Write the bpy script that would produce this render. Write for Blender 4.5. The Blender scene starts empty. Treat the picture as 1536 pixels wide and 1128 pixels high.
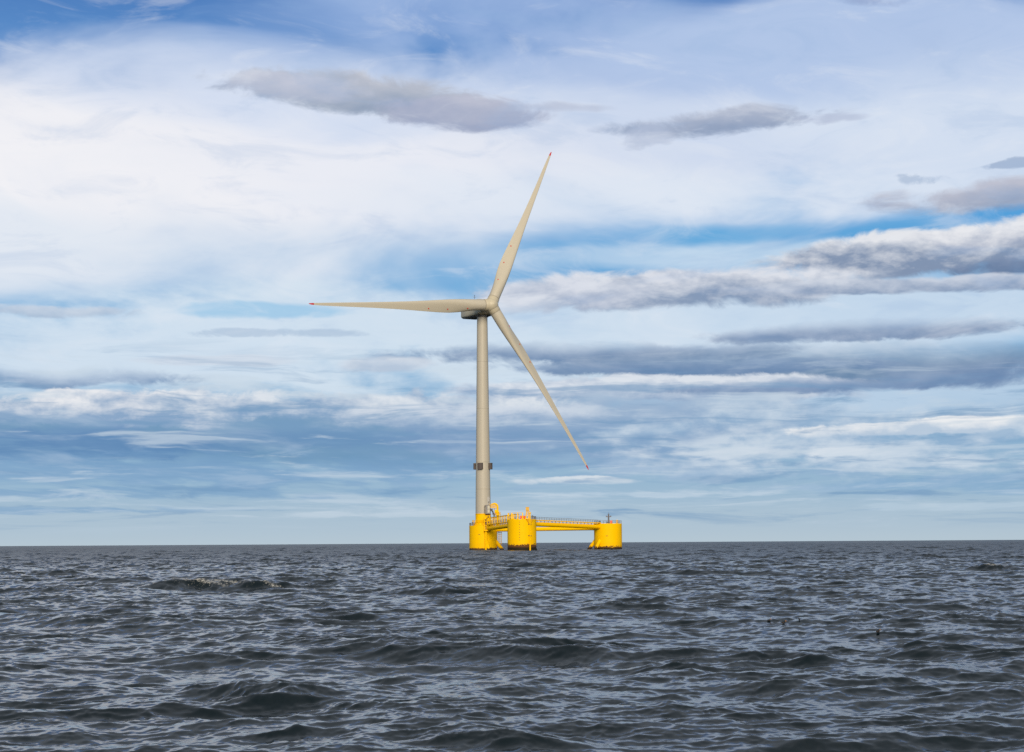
import bpy, math, random
import numpy as np
from mathutils import Vector, Matrix
C = bpy.context.scene
random.seed(4); RNG = np.random.default_rng(11)
R = math.radians

# ------------------------------------------------------------------ camera
FPX, EYE = 2760.0, 3.2                      # focal length in pixels of a 1536 px wide picture, eye height above the sea
PITCH, ROLL = math.atan(250.3 / FPX), R(.354)
cf = Vector((0, math.cos(PITCH), math.sin(PITCH)))
cr0, cu0 = Vector((1, 0, 0)), Vector((0, -math.sin(PITCH), math.cos(PITCH)))
cr = cr0 * math.cos(ROLL) - cu0 * math.sin(ROLL)
cu = cu0 * math.cos(ROLL) + cr0 * math.sin(ROLL)
cam_data = bpy.data.cameras.new('camera')
cam = bpy.data.objects.new('camera', cam_data); C.collection.objects.link(cam); C.camera = cam
cam_data.sensor_width = 36; cam_data.lens = FPX / 1536 * 36
cam_data.clip_start = .1; cam_data.clip_end = 120000
cam.matrix_world = Matrix(((cr.x, cu.x, -cf.x, 0), (cr.y, cu.y, -cf.y, 0), (cr.z, cu.z, -cf.z, EYE), (0, 0, 0, 1)))
def ray(x, y): return cf + cr * ((x - 768) / FPX) + cu * ((564 - y) / FPX)
def at(x, y, Y):                             # surveyed point: seen in direction (x, y), Y metres away
    d = ray(x, y); return Vector((0, 0, EYE)) + d * (Y / d.y)
def on_sea(x, y):
    d = ray(x, y); return Vector((0, 0, EYE)) + d * (-EYE / d.z)

# ------------------------------------------------------------------ view
C.view_settings.view_transform = 'Standard'; C.view_settings.look = 'None'
C.view_settings.exposure = 0.0; C.view_settings.gamma = 1
C.render.film_transparent = False
try:
    C.cycles.max_bounces = 6; C.cycles.use_denoising = False
    C.cycles.sample_clamp_indirect = 6
except Exception: pass

# ------------------------------------------------------------------ node helper
def lin(c): return tuple((v / 255 / 12.92) if v / 255 <= .04045 else ((v / 255 + .055) / 1.055) ** 2.4 for v in c)
class Sk:                                    # a socket with arithmetic
    def __init__(s, nt, v): s.nt, s.v = nt, v
    def _m(s, op, *a, clamp=False):
        n = s.nt.nodes.new('ShaderNodeMath'); n.operation = op; n.use_clamp = clamp
        for i, x in enumerate((s,) + a):
            x = x.v if isinstance(x, Sk) else x
            if isinstance(x, (int, float)): n.inputs[i].default_value = x
            else: s.nt.links.new(x, n.inputs[i])
        return Sk(s.nt, n.outputs[0])
    def __add__(s, o): return s._m('ADD', o)
    __radd__ = __add__
    def __mul__(s, o): return s._m('MULTIPLY', o)
    __rmul__ = __mul__
    def __sub__(s, o): return s._m('SUBTRACT', o)
    def __rsub__(s, o): return (s * -1) + o
    def __truediv__(s, o): return s._m('DIVIDE', o)
    def mad(s, a, b): return s._m('MULTIPLY_ADD', a, b)
    def clamp(s): return s._m('ADD', 0.0, clamp=True)
    def maxi(s, o): return s._m('MAXIMUM', o)
    def step(s, lo, hi, out=1.0):
        n = s.nt.nodes.new('ShaderNodeMapRange'); n.interpolation_type = 'SMOOTHSTEP'
        s.nt.links.new(s.v, n.inputs[0])
        n.inputs[1].default_value = lo; n.inputs[2].default_value = hi; n.inputs[3].default_value = 0; n.inputs[4].default_value = out
        return Sk(s.nt, n.outputs[0])
def combine(nt, x, y, z=0.0):
    n = nt.nodes.new('ShaderNodeCombineXYZ')
    for i, q in enumerate((x, y, z)):
        q = q.v if isinstance(q, Sk) else q
        if isinstance(q, (int, float)): n.inputs[i].default_value = q
        else: nt.links.new(q, n.inputs[i])
    return n.outputs[0]
def noise(nt, vec, scale, detail=4, rough=.55, dist=0.0, color=False, lac=2.0):
    n = nt.nodes.new('ShaderNodeTexNoise'); n.inputs['Scale'].default_value = scale
    n.inputs['Detail'].default_value = detail; n.inputs['Roughness'].default_value = rough
    n.inputs['Distortion'].default_value = dist; n.inputs['Lacunarity'].default_value = lac
    if vec is not None: nt.links.new(vec, n.inputs['Vector'])
    return n.outputs['Color'] if color else Sk(nt, n.outputs[0])
def mixc(nt, f, a, b, blend='MIX'):
    n = nt.nodes.new('ShaderNodeMix'); n.data_type = 'RGBA'; n.blend_type = blend
    for s, q in ((n.inputs[0], f), (n.inputs[6], a), (n.inputs[7], b)):
        q = q.v if isinstance(q, Sk) else q
        if isinstance(q, (int, float)): s.default_value = q
        elif isinstance(q, tuple): s.default_value = (*q[:3], 1)
        else: nt.links.new(q, s)
    return n.outputs[2]

# ------------------------------------------------------------------ sun and sky
SUN_EL, SUN_ROT = R(20), R(178)
sun_dir = Vector((math.sin(SUN_ROT) * math.cos(SUN_EL), math.cos(SUN_ROT) * math.cos(SUN_EL), math.sin(SUN_EL)))
sl = bpy.data.lights.new('sun', 'SUN'); sl.energy = 3.7; sl.angle = R(28); sl.color = (1, .86, .66)
sun = bpy.data.objects.new('sun', sl); C.collection.objects.link(sun)
sun.rotation_euler = sun_dir.to_track_quat('Z', 'Y').to_euler(); sun.location = (0, -50, 200)

world = bpy.data.worlds.new('World'); C.world = world; world.use_nodes = True
W = world.node_tree; W.nodes.clear()
try:
    world.cycles.sampling_method = 'MANUAL'; world.cycles.sample_map_resolution = 512
except Exception: pass
tc = W.nodes.new('ShaderNodeTexCoord'); sx = W.nodes.new('ShaderNodeSeparateXYZ')
W.links.new(tc.outputs['Generated'], sx.inputs[0])
dx, dy, dz = (Sk(W, o) for o in sx.outputs)
AU = 1.0 / 100                                # sky coordinates: hundreds of 1/2760 radian of azimuth and elevation
u = dx._m('ARCTAN2', dy) * (FPX * AU)
v = dz._m('ARCSINE') * (FPX * AU)
def uv(x, y):
    d = ray(x, y).normalized(); return math.atan2(d.x, d.y) * FPX * AU, math.asin(d.z) * FPX * AU
sky = W.nodes.new('ShaderNodeTexSky'); sky.sky_type = 'NISHITA'; sky.sun_disc = False
sky.sun_elevation = SUN_EL; sky.sun_rotation = SUN_ROT; sky.air_density = 1.0; sky.dust_density = .6; sky.ozone_density = 2
clear = mixc(W, 1.0, sky.outputs[0], (.10, .10, .10), 'MULTIPLY')
ramp = W.nodes.new('ShaderNodeValToRGB'); ramp.color_ramp.interpolation = 'EASE'
W.links.new((v / 60.0).clamp().v, ramp.inputs[0])
stops = [(0, (180, 199, 213)), (.35, (168, 192, 212)), (.9, (144, 179, 208)), (1.6, (128, 169, 205)), (3.2, (118, 174, 218)), (4.2, (78, 158, 214)),
         (5.2, (100, 168, 222)), (6.2, (110, 160, 215)), (7.2, (86, 138, 200)), (8.4, (66, 116, 184)), (9.6, (136, 145, 157)), (20, (140, 147, 157)), (60, (150, 155, 162))]
el = ramp.color_ramp.elements
while len(el) < len(stops): el.new(.5)
for e, (p, c) in zip(el, stops): e.position = p / 60; e.color = (*lin(c), 1)
col = mixc(W, .93, clear, ramp.outputs[0])
# noises shared by all clouds; flat layers shrink towards the horizon
inv = Sk(W, combine(W, 0, 0)) if False else (v.maxi(-.5) + .9)
px_, pz_ = u / inv, inv._m('POWER', -1.0) * 10.0
n_str = noise(W, combine(W, px_ * 1.0, pz_, 3.1), 1.6, 5, .55, .3)
n_veil = noise(W, combine(W, u * .22, v * .55, 7.7), 1.0, 5, .5, .6)
lump_v = combine(W, u * .55, v * 1.15, 1.3)
lump_w = combine(W, u * .55 - .03, v * 1.15 + .14, 1.3)
n_lmp = noise(W, lump_v, 1.9, 7, .55, .15)
n_lmw = noise(W, lump_w, 1.9, 7, .55, .15)
n_big = noise(W, combine(W, u * .5, v * .9, 9.2), .7, 3, .5)
relief = n_lmp - n_lmw
n_edg = noise(W, combine(W, u * .75, v * 1.5, 4.4), 1.5, 7, .64, .5)
wq = W.nodes.new('ShaderNodeSeparateColor'); W.links.new(noise(W, combine(W, u * .35, v * .6, 2.2), 1.0, 4, .55, color=True), wq.inputs[0])
damp = v.maxi(0.0) / (v.maxi(0.0) + 2.0)
uw = u + (Sk(W, wq.outputs[0]) - .5) * 1.6
vw = v + (Sk(W, wq.outputs[1]) - .5) * damp * .65
def cloud(x, y, a, b, top, base=None, op=1.0, soft=.5, amp=1.0, tilt=0.0, kind='lump', rel=3.0, dark=.5, fade=0):
    """one cloud: centre and half sizes in sky units, lit top and shaded base"""
    global col
    u0, v0 = uv(x, y); a *= AU; b *= AU
    du = (uw - u0) / a
    dv = (vw - uw * tilt - (v0 - tilt * u0)) / b
    d = 1.0 - du * du - dv * dv
    n = {'lump': n_edg * .7 + n_big * .3, 'streak': n_str * .65 + n_lmp * .35, 'veil': n_veil, 'thin': n_str}[kind]
    m = (d + (n - .5) * (8.5 * amp)).step(-soft, soft, op)
    if fade: m = m * (1.0 - dv.step(-.3, 1.15, fade))
    if base is None:
        col = mixc(W, m, col, lin(top)); return
    t = (dv * dark + .5 + relief * (rel * .8) + (n_lmp - .5) * .9).clamp()
    col = mixc(W, m, col, mixc(W, t, lin(base), lin(top)))
# general high cloud all round the sky, above what is described one by one
gen = noise(W, combine(W, dx / (dz.maxi(0.02) + .25), dy / (dz.maxi(0.02) + .25), 0), 2.3, 6, .6, .4)
col = mixc(W, gen.step(.40, .70, .7) * v.step(7.9, 9.6), col, lin((176, 178, 182)))
WH = (243, 243, 246)
# veils
cloud(230, 270, 720, 160, (244, 243, 246), op=.97, soft=.8, amp=.35, kind='veil')
cloud(800, 235, 620, 120, (232, 235, 244), op=.9, soft=.9, amp=.45, kind='veil')
cloud(470, 120, 420, 75, (205, 218, 240), op=.75, soft=.9, amp=.6, kind='veil', tilt=-.05)
cloud(1180, 150, 480, 130, (200, 214, 237), op=.8, soft=.9, amp=.6, kind='veil')
cloud(1500, 190, 320, 130, (214, 225, 241), op=.8, soft=.9, amp=.5, kind='veil')
cloud(660, 25, 360, 62, (152, 180, 224), op=.85, soft=1.0, amp=.4, kind='veil')
cloud(960, 60, 500, 70, (165, 188, 226), op=.7, soft=.9, amp=.8, kind='veil')
cloud(1350, 50, 330, 80, (180, 200, 232), op=.7, soft=.9, amp=.7, kind='veil')
cloud(350, 400, 800, 80, (192, 215, 236), op=.35, soft=.9, amp=.7, kind='veil')
cloud(900, 300, 420, 50, (222, 231, 243), op=.8, soft=.9, amp=.5, kind='veil')
cloud(560, 520, 620, 75, (214, 228, 240), op=.9, soft=.9, amp=.8, kind='streak')
cloud(100, 510, 350, 50, (208, 224, 239), op=.8, soft=.9, amp=.8, kind='streak')
cloud(1150, 470, 620, 60, (206, 222, 238), op=.85, soft=.9, amp=.5, kind='veil')
cloud(1000, 385, 330, 22, (206, 224, 240), op=.8, soft=.8, amp=.6, kind='veil')
cloud(1380, 580, 420, 45, (190, 211, 231), op=.85, soft=.9, amp=.5, kind='veil')
# clear blue slots
cloud(1060, 352, 140, 15, (92, 168, 219), op=.65, soft=.8, amp=.45, kind='veil')
cloud(1490, 318, 90, 11, (72, 156, 216), op=.9, soft=.7, amp=.3, kind='veil')
cloud(410, 467, 90, 9, (104, 182, 226), op=.5, soft=.9, amp=1.3, kind='streak')
# grey clouds high up
G1, G2 = (187, 192, 205), (149, 164, 187)
cloud(560, 142, 190, 26, G1, G2, op=1, soft=.65, amp=.65, tilt=-.09, rel=1.2)
cloud(700, 168, 120, 24, (186, 190, 208), (160, 170, 196), op=1, soft=.65, amp=.6, tilt=-.03, rel=1.2)
cloud(440, 128, 85, 16, (200, 204, 220), (176, 186, 208), op=.8, soft=.7, amp=.8, tilt=-.08, rel=1.0)
cloud(840, 162, 95, 7, (184, 192, 212), op=.7, soft=.7, amp=.8, kind='streak')
cloud(1085, 180, 150, 15, (178, 187, 207), (146, 162, 190), op=1, soft=.7, amp=.7, tilt=.03, rel=1.2)
cloud(975, 197, 40, 15, (178, 190, 214), op=.75, soft=.7, amp=.9, tilt=.2)
cloud(1240, 176, 45, 6, (178, 188, 212), op=.65, soft=.8, amp=.9)
cloud(1310, 5, 40, 7, (140, 158, 198), op=.6, soft=.8, amp=1.0)
cloud(1470, 292, 130, 20, (190, 192, 206), (146, 160, 186), op=.95, soft=.85, amp=.7, tilt=.04, rel=1.4)
cloud(1518, 246, 34, 6, (150, 170, 200), op=.7, soft=.9, amp=1.6)
cloud(1385, 264, 34, 6, (160, 180, 208), op=.6, soft=.9, amp=1.8)
# cumulus at the right
CT, CB = (228, 230, 235), (130, 148, 176)
cloud(1420, 376, 225, 30, CT, CB, op=1, soft=.45, amp=.5, tilt=.03, rel=3.4, dark=.5)
cloud(1500, 350, 110, 22, (232, 233, 237), (158, 170, 193), op=.95, soft=.45, amp=.55, rel=3.2, dark=.4)
cloud(1540, 398, 90, 13, (132, 149, 178), (98, 121, 156), op=.95, soft=.6, amp=.6, rel=2)
# long stratocumulus band
cloud(1020, 431, 270, 27, (218, 222, 231), (134, 154, 183), op=1, soft=.5, amp=.5, tilt=.01, rel=3.2, dark=.5)
cloud(850, 441, 110, 22, (214, 219, 230), (158, 173, 198), op=.95, soft=.6, amp=.6, rel=3)
cloud(1390, 426, 300, 11, (200, 208, 222), (134, 154, 184), op=.95, soft=.5, amp=.5, rel=2.8, tilt=-.005)
cloud(790, 456, 70, 13, (222, 227, 236), (184, 196, 214), op=.75, soft=.7, amp=.8, rel=2.6)
# slate bands
cloud(1330, 490, 260, 14, (172, 186, 208), (120, 144, 178), op=.95, soft=.5, amp=.6, tilt=.02, rel=2.2, fade=.8)
cloud(860, 527, 260, 17, (146, 166, 194), (104, 134, 172), op=.95, soft=.55, amp=.6, tilt=.0, rel=2.2, fade=.8)
cloud(1280, 543, 420, 30, (146, 167, 192), (100, 132, 167), op=1, soft=.4, amp=.45, tilt=.0, rel=2.2, dark=.35, fade=.8)
cloud(1000, 548, 280, 14, (140, 162, 192), (106, 136, 174), op=.95, soft=.5, amp=.6, rel=2, fade=.8)
cloud(980, 583, 330, 19, (222, 228, 236), (150, 172, 201), op=.95, soft=.4, amp=.6, rel=3.6)
cloud(1260, 574, 260, 10, (128, 152, 187), (110, 139, 177), op=.9, soft=.6, amp=.6, tilt=.025, rel=2, fade=.8)
cloud(1520, 555, 190, 20, (140, 160, 190), (110, 138, 176), op=.9, soft=.6, amp=.6, rel=2, fade=.8)
# left: small greys, then the deck
cloud(80, 562, 175, 15, (178, 196, 218), (128, 156, 190), op=.95, soft=.5, amp=.8, rel=2.4, fade=.8)
cloud(70, 464, 110, 8, (202, 212, 226), (166, 186, 210), op=.8, soft=.6, amp=.9, rel=2)
cloud(395, 499, 95, 5, (156, 180, 208), op=.5, soft=.9, amp=1.3)
cloud(570, 542, 65, 10, (222, 228, 236), (186, 199, 217), op=.8, soft=.7, amp=.8, rel=2.4)
cloud(330, 538, 100, 7, (206, 215, 228), op=.6, soft=.8, amp=.9, kind='streak')
cloud(420, 650, 760, 50, (124, 159, 192), (109, 150, 185), op=.95, soft=.55, amp=.45, rel=1.2, kind='streak')
cloud(950, 648, 340, 52, (166, 187, 211), (128, 160, 196), op=.95, soft=.6, amp=.4, rel=1.4, kind='streak', dark=.3)
cloud(160, 612, 260, 26, (232, 234, 238), (140, 168, 200), op=1, soft=.4, amp=.7, rel=4.0, dark=.55)
cloud(520, 608, 300, 24, (222, 228, 235), (136, 166, 199), op=.95, soft=.5, amp=.8, rel=3.6, dark=.55)
cloud(60, 668, 220, 22, (106, 144, 187), (92, 134, 180), op=.85, soft=.7, amp=.7, rel=1.6)
cloud(700, 625, 200, 18, (206, 216, 229), (136, 165, 198), op=.75, soft=.7, amp=.9, rel=3, kind='streak')
cloud(640, 655, 280, 14, (104, 143, 186), op=.6, soft=.9, amp=.9, kind='streak')
# low right mackerel sky
cloud(1290, 665, 340, 55, (200, 214, 228), (146, 177, 207), op=.9, soft=.9, amp=.9, rel=5, kind='streak', dark=.2)
cloud(1380, 637, 210, 10, (236, 238, 240), (186, 203, 221), op=.95, soft=.5, amp=.9, rel=4, tilt=.03)
cloud(1150, 680, 160, 8, (220, 228, 236), op=.7, soft=.8, amp=1.0, kind='thin')
cloud(1400, 690, 230, 9, (206, 219, 231), op=.6, soft=.9, amp=1.1, kind='thin')
cloud(1480, 725, 200, 14, (128, 168, 203), op=.6, soft=.9, amp=.9, kind='thin')
# low streaks over the pale rim
cloud(300, 705, 520, 22, (122, 161, 199), op=.7, soft=.9, amp=.9, kind='thin')
cloud(850, 722, 100, 5, (222, 228, 234), (186, 204, 220), op=.85, soft=.7, amp=1.0, rel=3)
cloud(960, 742, 160, 4, (190, 208, 224), op=.7, soft=.8, amp=1.0, kind='thin')
cloud(300, 738, 380, 8, (116, 158, 197), op=.6, soft=.9, amp=1.0, kind='thin')
cloud(360, 762, 110, 3, (186, 205, 221), op=.6, soft=.9, amp=.9, kind='thin')
cloud(1420, 760, 150, 5, (186, 206, 222), op=.55, soft=.9, amp=1.0, kind='thin')
cloud(70, 765, 150, 5, (118, 160, 198), op=.6, soft=.9, amp=1.0, kind='thin')
cloud(600, 770, 200, 4, (196, 211, 224), op=.5, soft=.9, amp=1.0, kind='thin')
# thin sheets low over the sea, and wisps through the whole sky
n_low = noise(W, combine(W, uw * .26, vw * 3.2, 6.1), 1.3, 6, .62, .5)
low = v.step(.12, .5) * (1.0 - v.step(2.0, 3.3))
col = mixc(W, (n_low - .51).step(0, .15, .75) * low, col, lin((118, 156, 192)))
col = mixc(W, (.48 - n_low).step(0, .15, .62) * low, col, lin((198, 213, 226)))
n_wsp = noise(W, combine(W, u * .35 + v * .1, v * 1.1, 8.8), 1.7, 7, .62, .8)
hi = v.step(2.0, 3.4)
col = mixc(W, (n_wsp - .5).step(0, .22, .28) * hi, col, lin((232, 236, 243)))
col = mixc(W, (.5 - n_wsp).step(0, .22, .22) * hi, col, lin((140, 174, 216)))
# streaky grain of the lower layers
col = mixc(W, (n_str - .5).step(0, .2, .35) * v.step(.25, .9) * (1.0 - v.step(1.6, 3.0)), col, lin((190, 208, 225)))
bg = W.nodes.new('ShaderNodeBackground'); wo = W.nodes.new('ShaderNodeOutputWorld')
W.links.new(col, bg.inputs[0]); bg.inputs[1].default_value = 1.0; W.links.new(bg.outputs[0], wo.inputs[0])

# ------------------------------------------------------------------ materials
def mat(name, color, rough=.5, metal=0.0, vary=.06, scale=1.5, bump=0.0):
    m = bpy.data.materials.new(name); m.use_nodes = True; nt = m.node_tree; b = nt.nodes['Principled BSDF']
    b.inputs['Roughness'].default_value = rough; b.inputs['Metallic'].default_value = metal; b.inputs['Specular IOR Level'].default_value = .3
    g = nt.nodes.new('ShaderNodeNewGeometry')
    n = noise(nt, g.outputs['Position'], scale, 4, .6)
    c = mixc(nt, n, tuple(x * (1 - vary) for x in color), tuple(min(1, x * (1 + vary)) for x in color))
    nt.links.new(c, b.inputs['Base Color'])
    if bump:
        bp = nt.nodes.new('ShaderNodeBump'); bp.inputs['Strength'].default_value = bump; bp.inputs['Distance'].default_value = .05
        nt.links.new(n.v, bp.inputs['Height']); nt.links.new(bp.outputs[0], b.inputs['Normal'])
    return m
YEL = (.90, .515, .0)
def hull_mat(name, dark_top, ragged, tint=1.0):
    """yellow marine paint: weld seams, scuffs, and the waterline growth up to dark_top metres"""
    m = bpy.data.materials.new(name); m.use_nodes = True; nt = m.node_tree; b = nt.nodes['Principled BSDF']
    b.inputs['Roughness'].default_value = .55; b.inputs['Specular IOR Level'].default_value = .06
    g = nt.nodes.new('ShaderNodeNewGeometry'); s = nt.nodes.new('ShaderNodeSeparateXYZ'); nt.links.new(g.outputs['Position'], s.inputs[0])
    x, y, z = (Sk(nt, o) for o in s.outputs)
    n1 = noise(nt, g.outputs['Position'], .5, 5, .6)
    vert = noise(nt, combine(nt, x * 1.6, y * 1.6, z * .12), 1.0, 4, .6)
    c = mixc(nt, n1, tuple(q * .95 * tint for q in YEL), tuple(q * 1.03 * tint for q in YEL))
    c = mixc(nt, vert.step(.54, .76, .26), c, (.55, .27, .01))
    c = mixc(nt, (1.0 - z.step(3.0, 3.1)) * .10, c, (.5, .25, .01))       # splash zone coat
    n2 = noise(nt, combine(nt, x, y, z * 1.4), 1.1, 6, .68)
    edge = z - (n2 - .5) * ragged - dark_top
    c = mixc(nt, 1.0 - edge.step(-.15, .15), c, (.115, .052, .018))
    c = mixc(nt, 1.0 - (z - (n2 - .5) * .5 - dark_top * .55).step(-.1, .15), c, (.026, .020, .010))
    nt.links.new(c, b.inputs['Base Color'])
    return m
M_tow = mat('tower_paint', (.425, .392, .322), .45, vary=.035, scale=.35)
M_bla = mat('blade_gelcoat', (.475, .436, .350), .38, vary=.03, scale=.3)
M_nac = mat('nacelle_gelcoat', (.49, .44, .325), .42, vary=.03, scale=.4)
M_under = mat('nacelle_floor_grey', (.20, .195, .19), .6)
M_red = mat('warning_red', (.48, .03, .025), .45)
M_yel = mat('yellow_paint', YEL, .5, vary=.05, scale=.8); M_yel.node_tree.nodes['Principled BSDF'].inputs['Specular IOR Level'].default_value = .06
M_grey = mat('galvanised_steel', (.23, .245, .27), .5, .35)
M_mast = mat('mast_steel', (.13, .125, .14), .55)
M_dark = mat('dark_brown_steel', (.085, .07, .066), .6)
M_cab = mat('cabinet_grey', (.20, .19, .19), .5)
M_cream = mat('cabinet_cream', (.47, .45, .36), .5)
M_org = mat('orange_red_paint', (.78, .12, .035), .45)
M_blk = mat('black_marking', (.02, .017, .012), .6)
M_seam = mat('weld_seam', (.30, .27, .21), .5)
M_hA = hull_mat('hull_yellow_worn', 1.05, 2.0); M_hB = hull_mat('hull_yellow_fouled', 2.5, 3.8); M_hC = hull_mat('hull_yellow_rusty', 1.5, 4.2)

# ------------------------------------------------------------------ mesh helper
class MB:
    def __init__(s): s.v, s.f, s.sm = [], [], []
    def add(s, vs, fs, sm=True):
        o = len(s.v); s.v += [Vector(p) for p in vs]
        for f in fs: s.f.append([i + o for i in f]); s.sm.append(sm)
        return s
    def box(s, c, size, rot=None):
        h = [q / 2 for q in size]; c = Vector(c); rot = rot or Matrix.Identity(3)
        p = [c + rot @ Vector((sx_ * h[0], sy_ * h[1], sz_ * h[2])) for sz_ in (-1, 1) for sx_, sy_ in ((-1, -1), (1, -1), (1, 1), (-1, 1))]
        return s.add(p, [(3, 2, 1, 0), (4, 5, 6, 7), (0, 1, 5, 4), (1, 2, 6, 5), (2, 3, 7, 6), (3, 0, 4, 7)], False)
    def path(s, pts, rad, n=16, caps=True):
        pts = [Vector(p) for p in pts]; k = len(pts)
        if isinstance(rad, (int, float)): rad = [rad] * k
        t = [(pts[min(i + 1, k - 1)] - pts[max(i - 1, 0)]).normalized() for i in range(k)]
        a = Vector((0, 0, 1)) if abs(t[0].z) < .9 else Vector((1, 0, 0))
        a = (a - t[0] * a.dot(t[0])).normalized(); vs = []
        for i in range(k):
            a = (a - t[i] * a.dot(t[i])).normalized(); b = t[i].cross(a)
            vs += [pts[i] + (a * math.cos(2 * math.pi * j / n) + b * math.sin(2 * math.pi * j / n)) * rad[i] for j in range(n)]
        s.add(vs, [(i * n + j, i * n + (j + 1) % n, (i + 1) * n + (j + 1) % n, (i + 1) * n + j) for i in range(k - 1) for j in range(n)])
        if caps:
            s.add(vs[:n], [list(range(n))[::-1]], False); s.add(vs[-n:], [list(range(n))], False)
        return s
    def tube(s, p, q, r, r2=None, n=14, caps=True): return s.path([p, q], [r, r if r2 is None else r2], n, caps)
    def lathe(s, prof, c, n=96):                       # profile (radius, z); hard corners where a point repeats
        c = Vector(c)
        for (r1, z1), (r2, z2) in zip(prof[:-1], prof[1:]):
            if (r1, z1) == (r2, z2): continue
            vs = [c + Vector((r * math.cos(2 * math.pi * j / n), r * math.sin(2 * math.pi * j / n), z)) for r, z in ((r1, z1), (r2, z2)) for j in range(n)]
            s.add(vs, [(j, (j + 1) % n, n + (j + 1) % n, n + j) for j in range(n)])
        return s
    def loft(s, rings, caps=True):
        n = len(rings[0]); vs = [p for r in rings for p in r]
        s.add(vs, [(i * n + j, i * n + (j + 1) % n, (i + 1) * n + (j + 1) % n, (i + 1) * n + j) for i in range(len(rings) - 1) for j in range(n)])
        if caps: s.add(rings[0], [list(range(n))[::-1]], False); s.add(rings[-1], [list(range(n))], False)
        return s
    def build(s, name, m, parent=None, origin=None):
        top = parent
        while top is not None and top.parent is not None: top = top.parent
        o0 = Vector(top.location) if top is not None else Vector(origin or (0, 0, 0))
        me = bpy.data.meshes.new(name)
        me.from_pydata([tuple(p - o0) for p in s.v], [], s.f); me.polygons.foreach_set('use_smooth', s.sm)
        me.materials.append(m); me.update()
        o = bpy.data.objects.new(name, me); C.collection.objects.link(o)
        if parent is not None: o.parent = parent
        else: o.location = o0
        return o
def thing(name, label, cat, loc, group=None):
    o = bpy.data.objects.new(name, None); C.collection.objects.link(o); o.location = loc; o.empty_display_size = .5
    o['label'] = label; o['category'] = cat
    if group: o['group'] = group
    return o
def rotz(a): return Matrix.Rotation(a, 3, 'Z')
def rail(mb, pts, h, rr, post_every, levels=(1.0, .55), pr=None):
    """posts along a polyline and rails at fractions of the height"""
    pts = [Vector(p) for p in pts]
    for l in levels: mb.path([p + Vector((0, 0, h * l)) for p in pts], rr, 6)
    acc = 0; mb.tube(pts[0], pts[0] + Vector((0, 0, h)), pr or rr, n=6)
    for a, b in zip(pts[:-1], pts[1:]):
        L = (b - a).length; d = post_every - acc
        while d <= L + 1e-6:
            p = a.lerp(b, d / L); mb.tube(p, p + Vector((0, 0, h)), pr or rr, n=6); d += post_every
        acc = (acc + L) % post_every
def arc(c, r, a0, a1, z, n=24): return [Vector((c.x + r * math.sin(R(a0 + (a1 - a0) * i / n)), c.y - r * math.cos(R(a0 + (a1 - a0) * i / n)), z)) for i in range(n + 1)]

# ------------------------------------------------------------------ the sea (one sheet out to the horizon)
NROW, NCOL = 3500, 1000
r1 = 9.0 * np.exp(np.linspace(0, math.log(3400 / 9.0), NROW)); ratio = r1[1] / r1[0] - 1
rr_ = np.concatenate([r1, 3400 * np.exp(np.linspace(0, math.log(60000 / 3400), 30))[1:]])
az_d = np.radians(np.linspace(-19.5, 19.5, NCOL)); az_c = np.radians(np.arange(22, 339, 3.0))
az = np.concatenate([az_d, az_c]); NA = len(az)
X0 = (rr_[:, None] * np.sin(az)[None]).astype(np.float32); Y0 = (rr_[:, None] * np.cos(az)[None]).astype(np.float32)
Z = np.zeros_like(X0); DX = np.zeros_like(X0); DY = np.zeros_like(X0); JJ = np.zeros_like(X0)
NW = 300
lam = np.exp(np.linspace(math.log(.14), math.log(24), NW)) * np.exp(RNG.normal(0, .02, NW))
octs = math.log(24 / .14) / math.log(2)
k_ = 2 * np.pi / lam
mss_oct = (.0062) * np.exp(-(np.log(lam / 1.35) / 1.2) ** 2) + np.where(lam < .9, .0034, np.where(lam > 2.5, np.where(lam > 9, .0014, .0033), .0012))
amp_ = np.sqrt(2 * mss_oct * octs / NW) / k_ * np.exp(RNG.normal(0, .25, NW))
spread = np.where(lam > 6, 36, np.where(lam > 1.5, 36, 58))
th_ = R(14) + np.radians(RNG.normal(0, 1, NW) * spread)      # travelling towards the camera, veering to its left
ph_ = RNG.uniform(0, 2 * np.pi, NW)
cut = np.minimum(lam / np.maximum(np.abs(np.cos(th_)), .15) / (ratio * 2.2), lam / np.maximum(np.abs(np.sin(th_)), .05) / (R(39) / NCOL * 2.5))
mss_i = (amp_ * k_) ** 2 / 2
wgt = lambda i, r: np.clip((cut[i] - r) / (cut[i] * .45), 0, 1)
kept = sum(wgt(i, rr_) ** 2 * mss_i[i] for i in range(NW)); tot = mss_i.sum()
BOOST = np.minimum(np.sqrt(tot / np.maximum(kept, 1e-6)), 1.35).astype(np.float32)   # where the sheet is too coarse for ripples, the waves it can carry are steeper
MISS = np.clip(tot - kept * BOOST ** 2, 0, tot) * .22 + .0001
BANDS = ((.14, .42), (.42, 1.1), (1.1, 3.2), (3.2, 9.0)); RB_ = [np.zeros_like(X0) for _ in BANDS]; SB = np.zeros((4, len(rr_)))
ridged = RNG.random(NW) < .5
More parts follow.
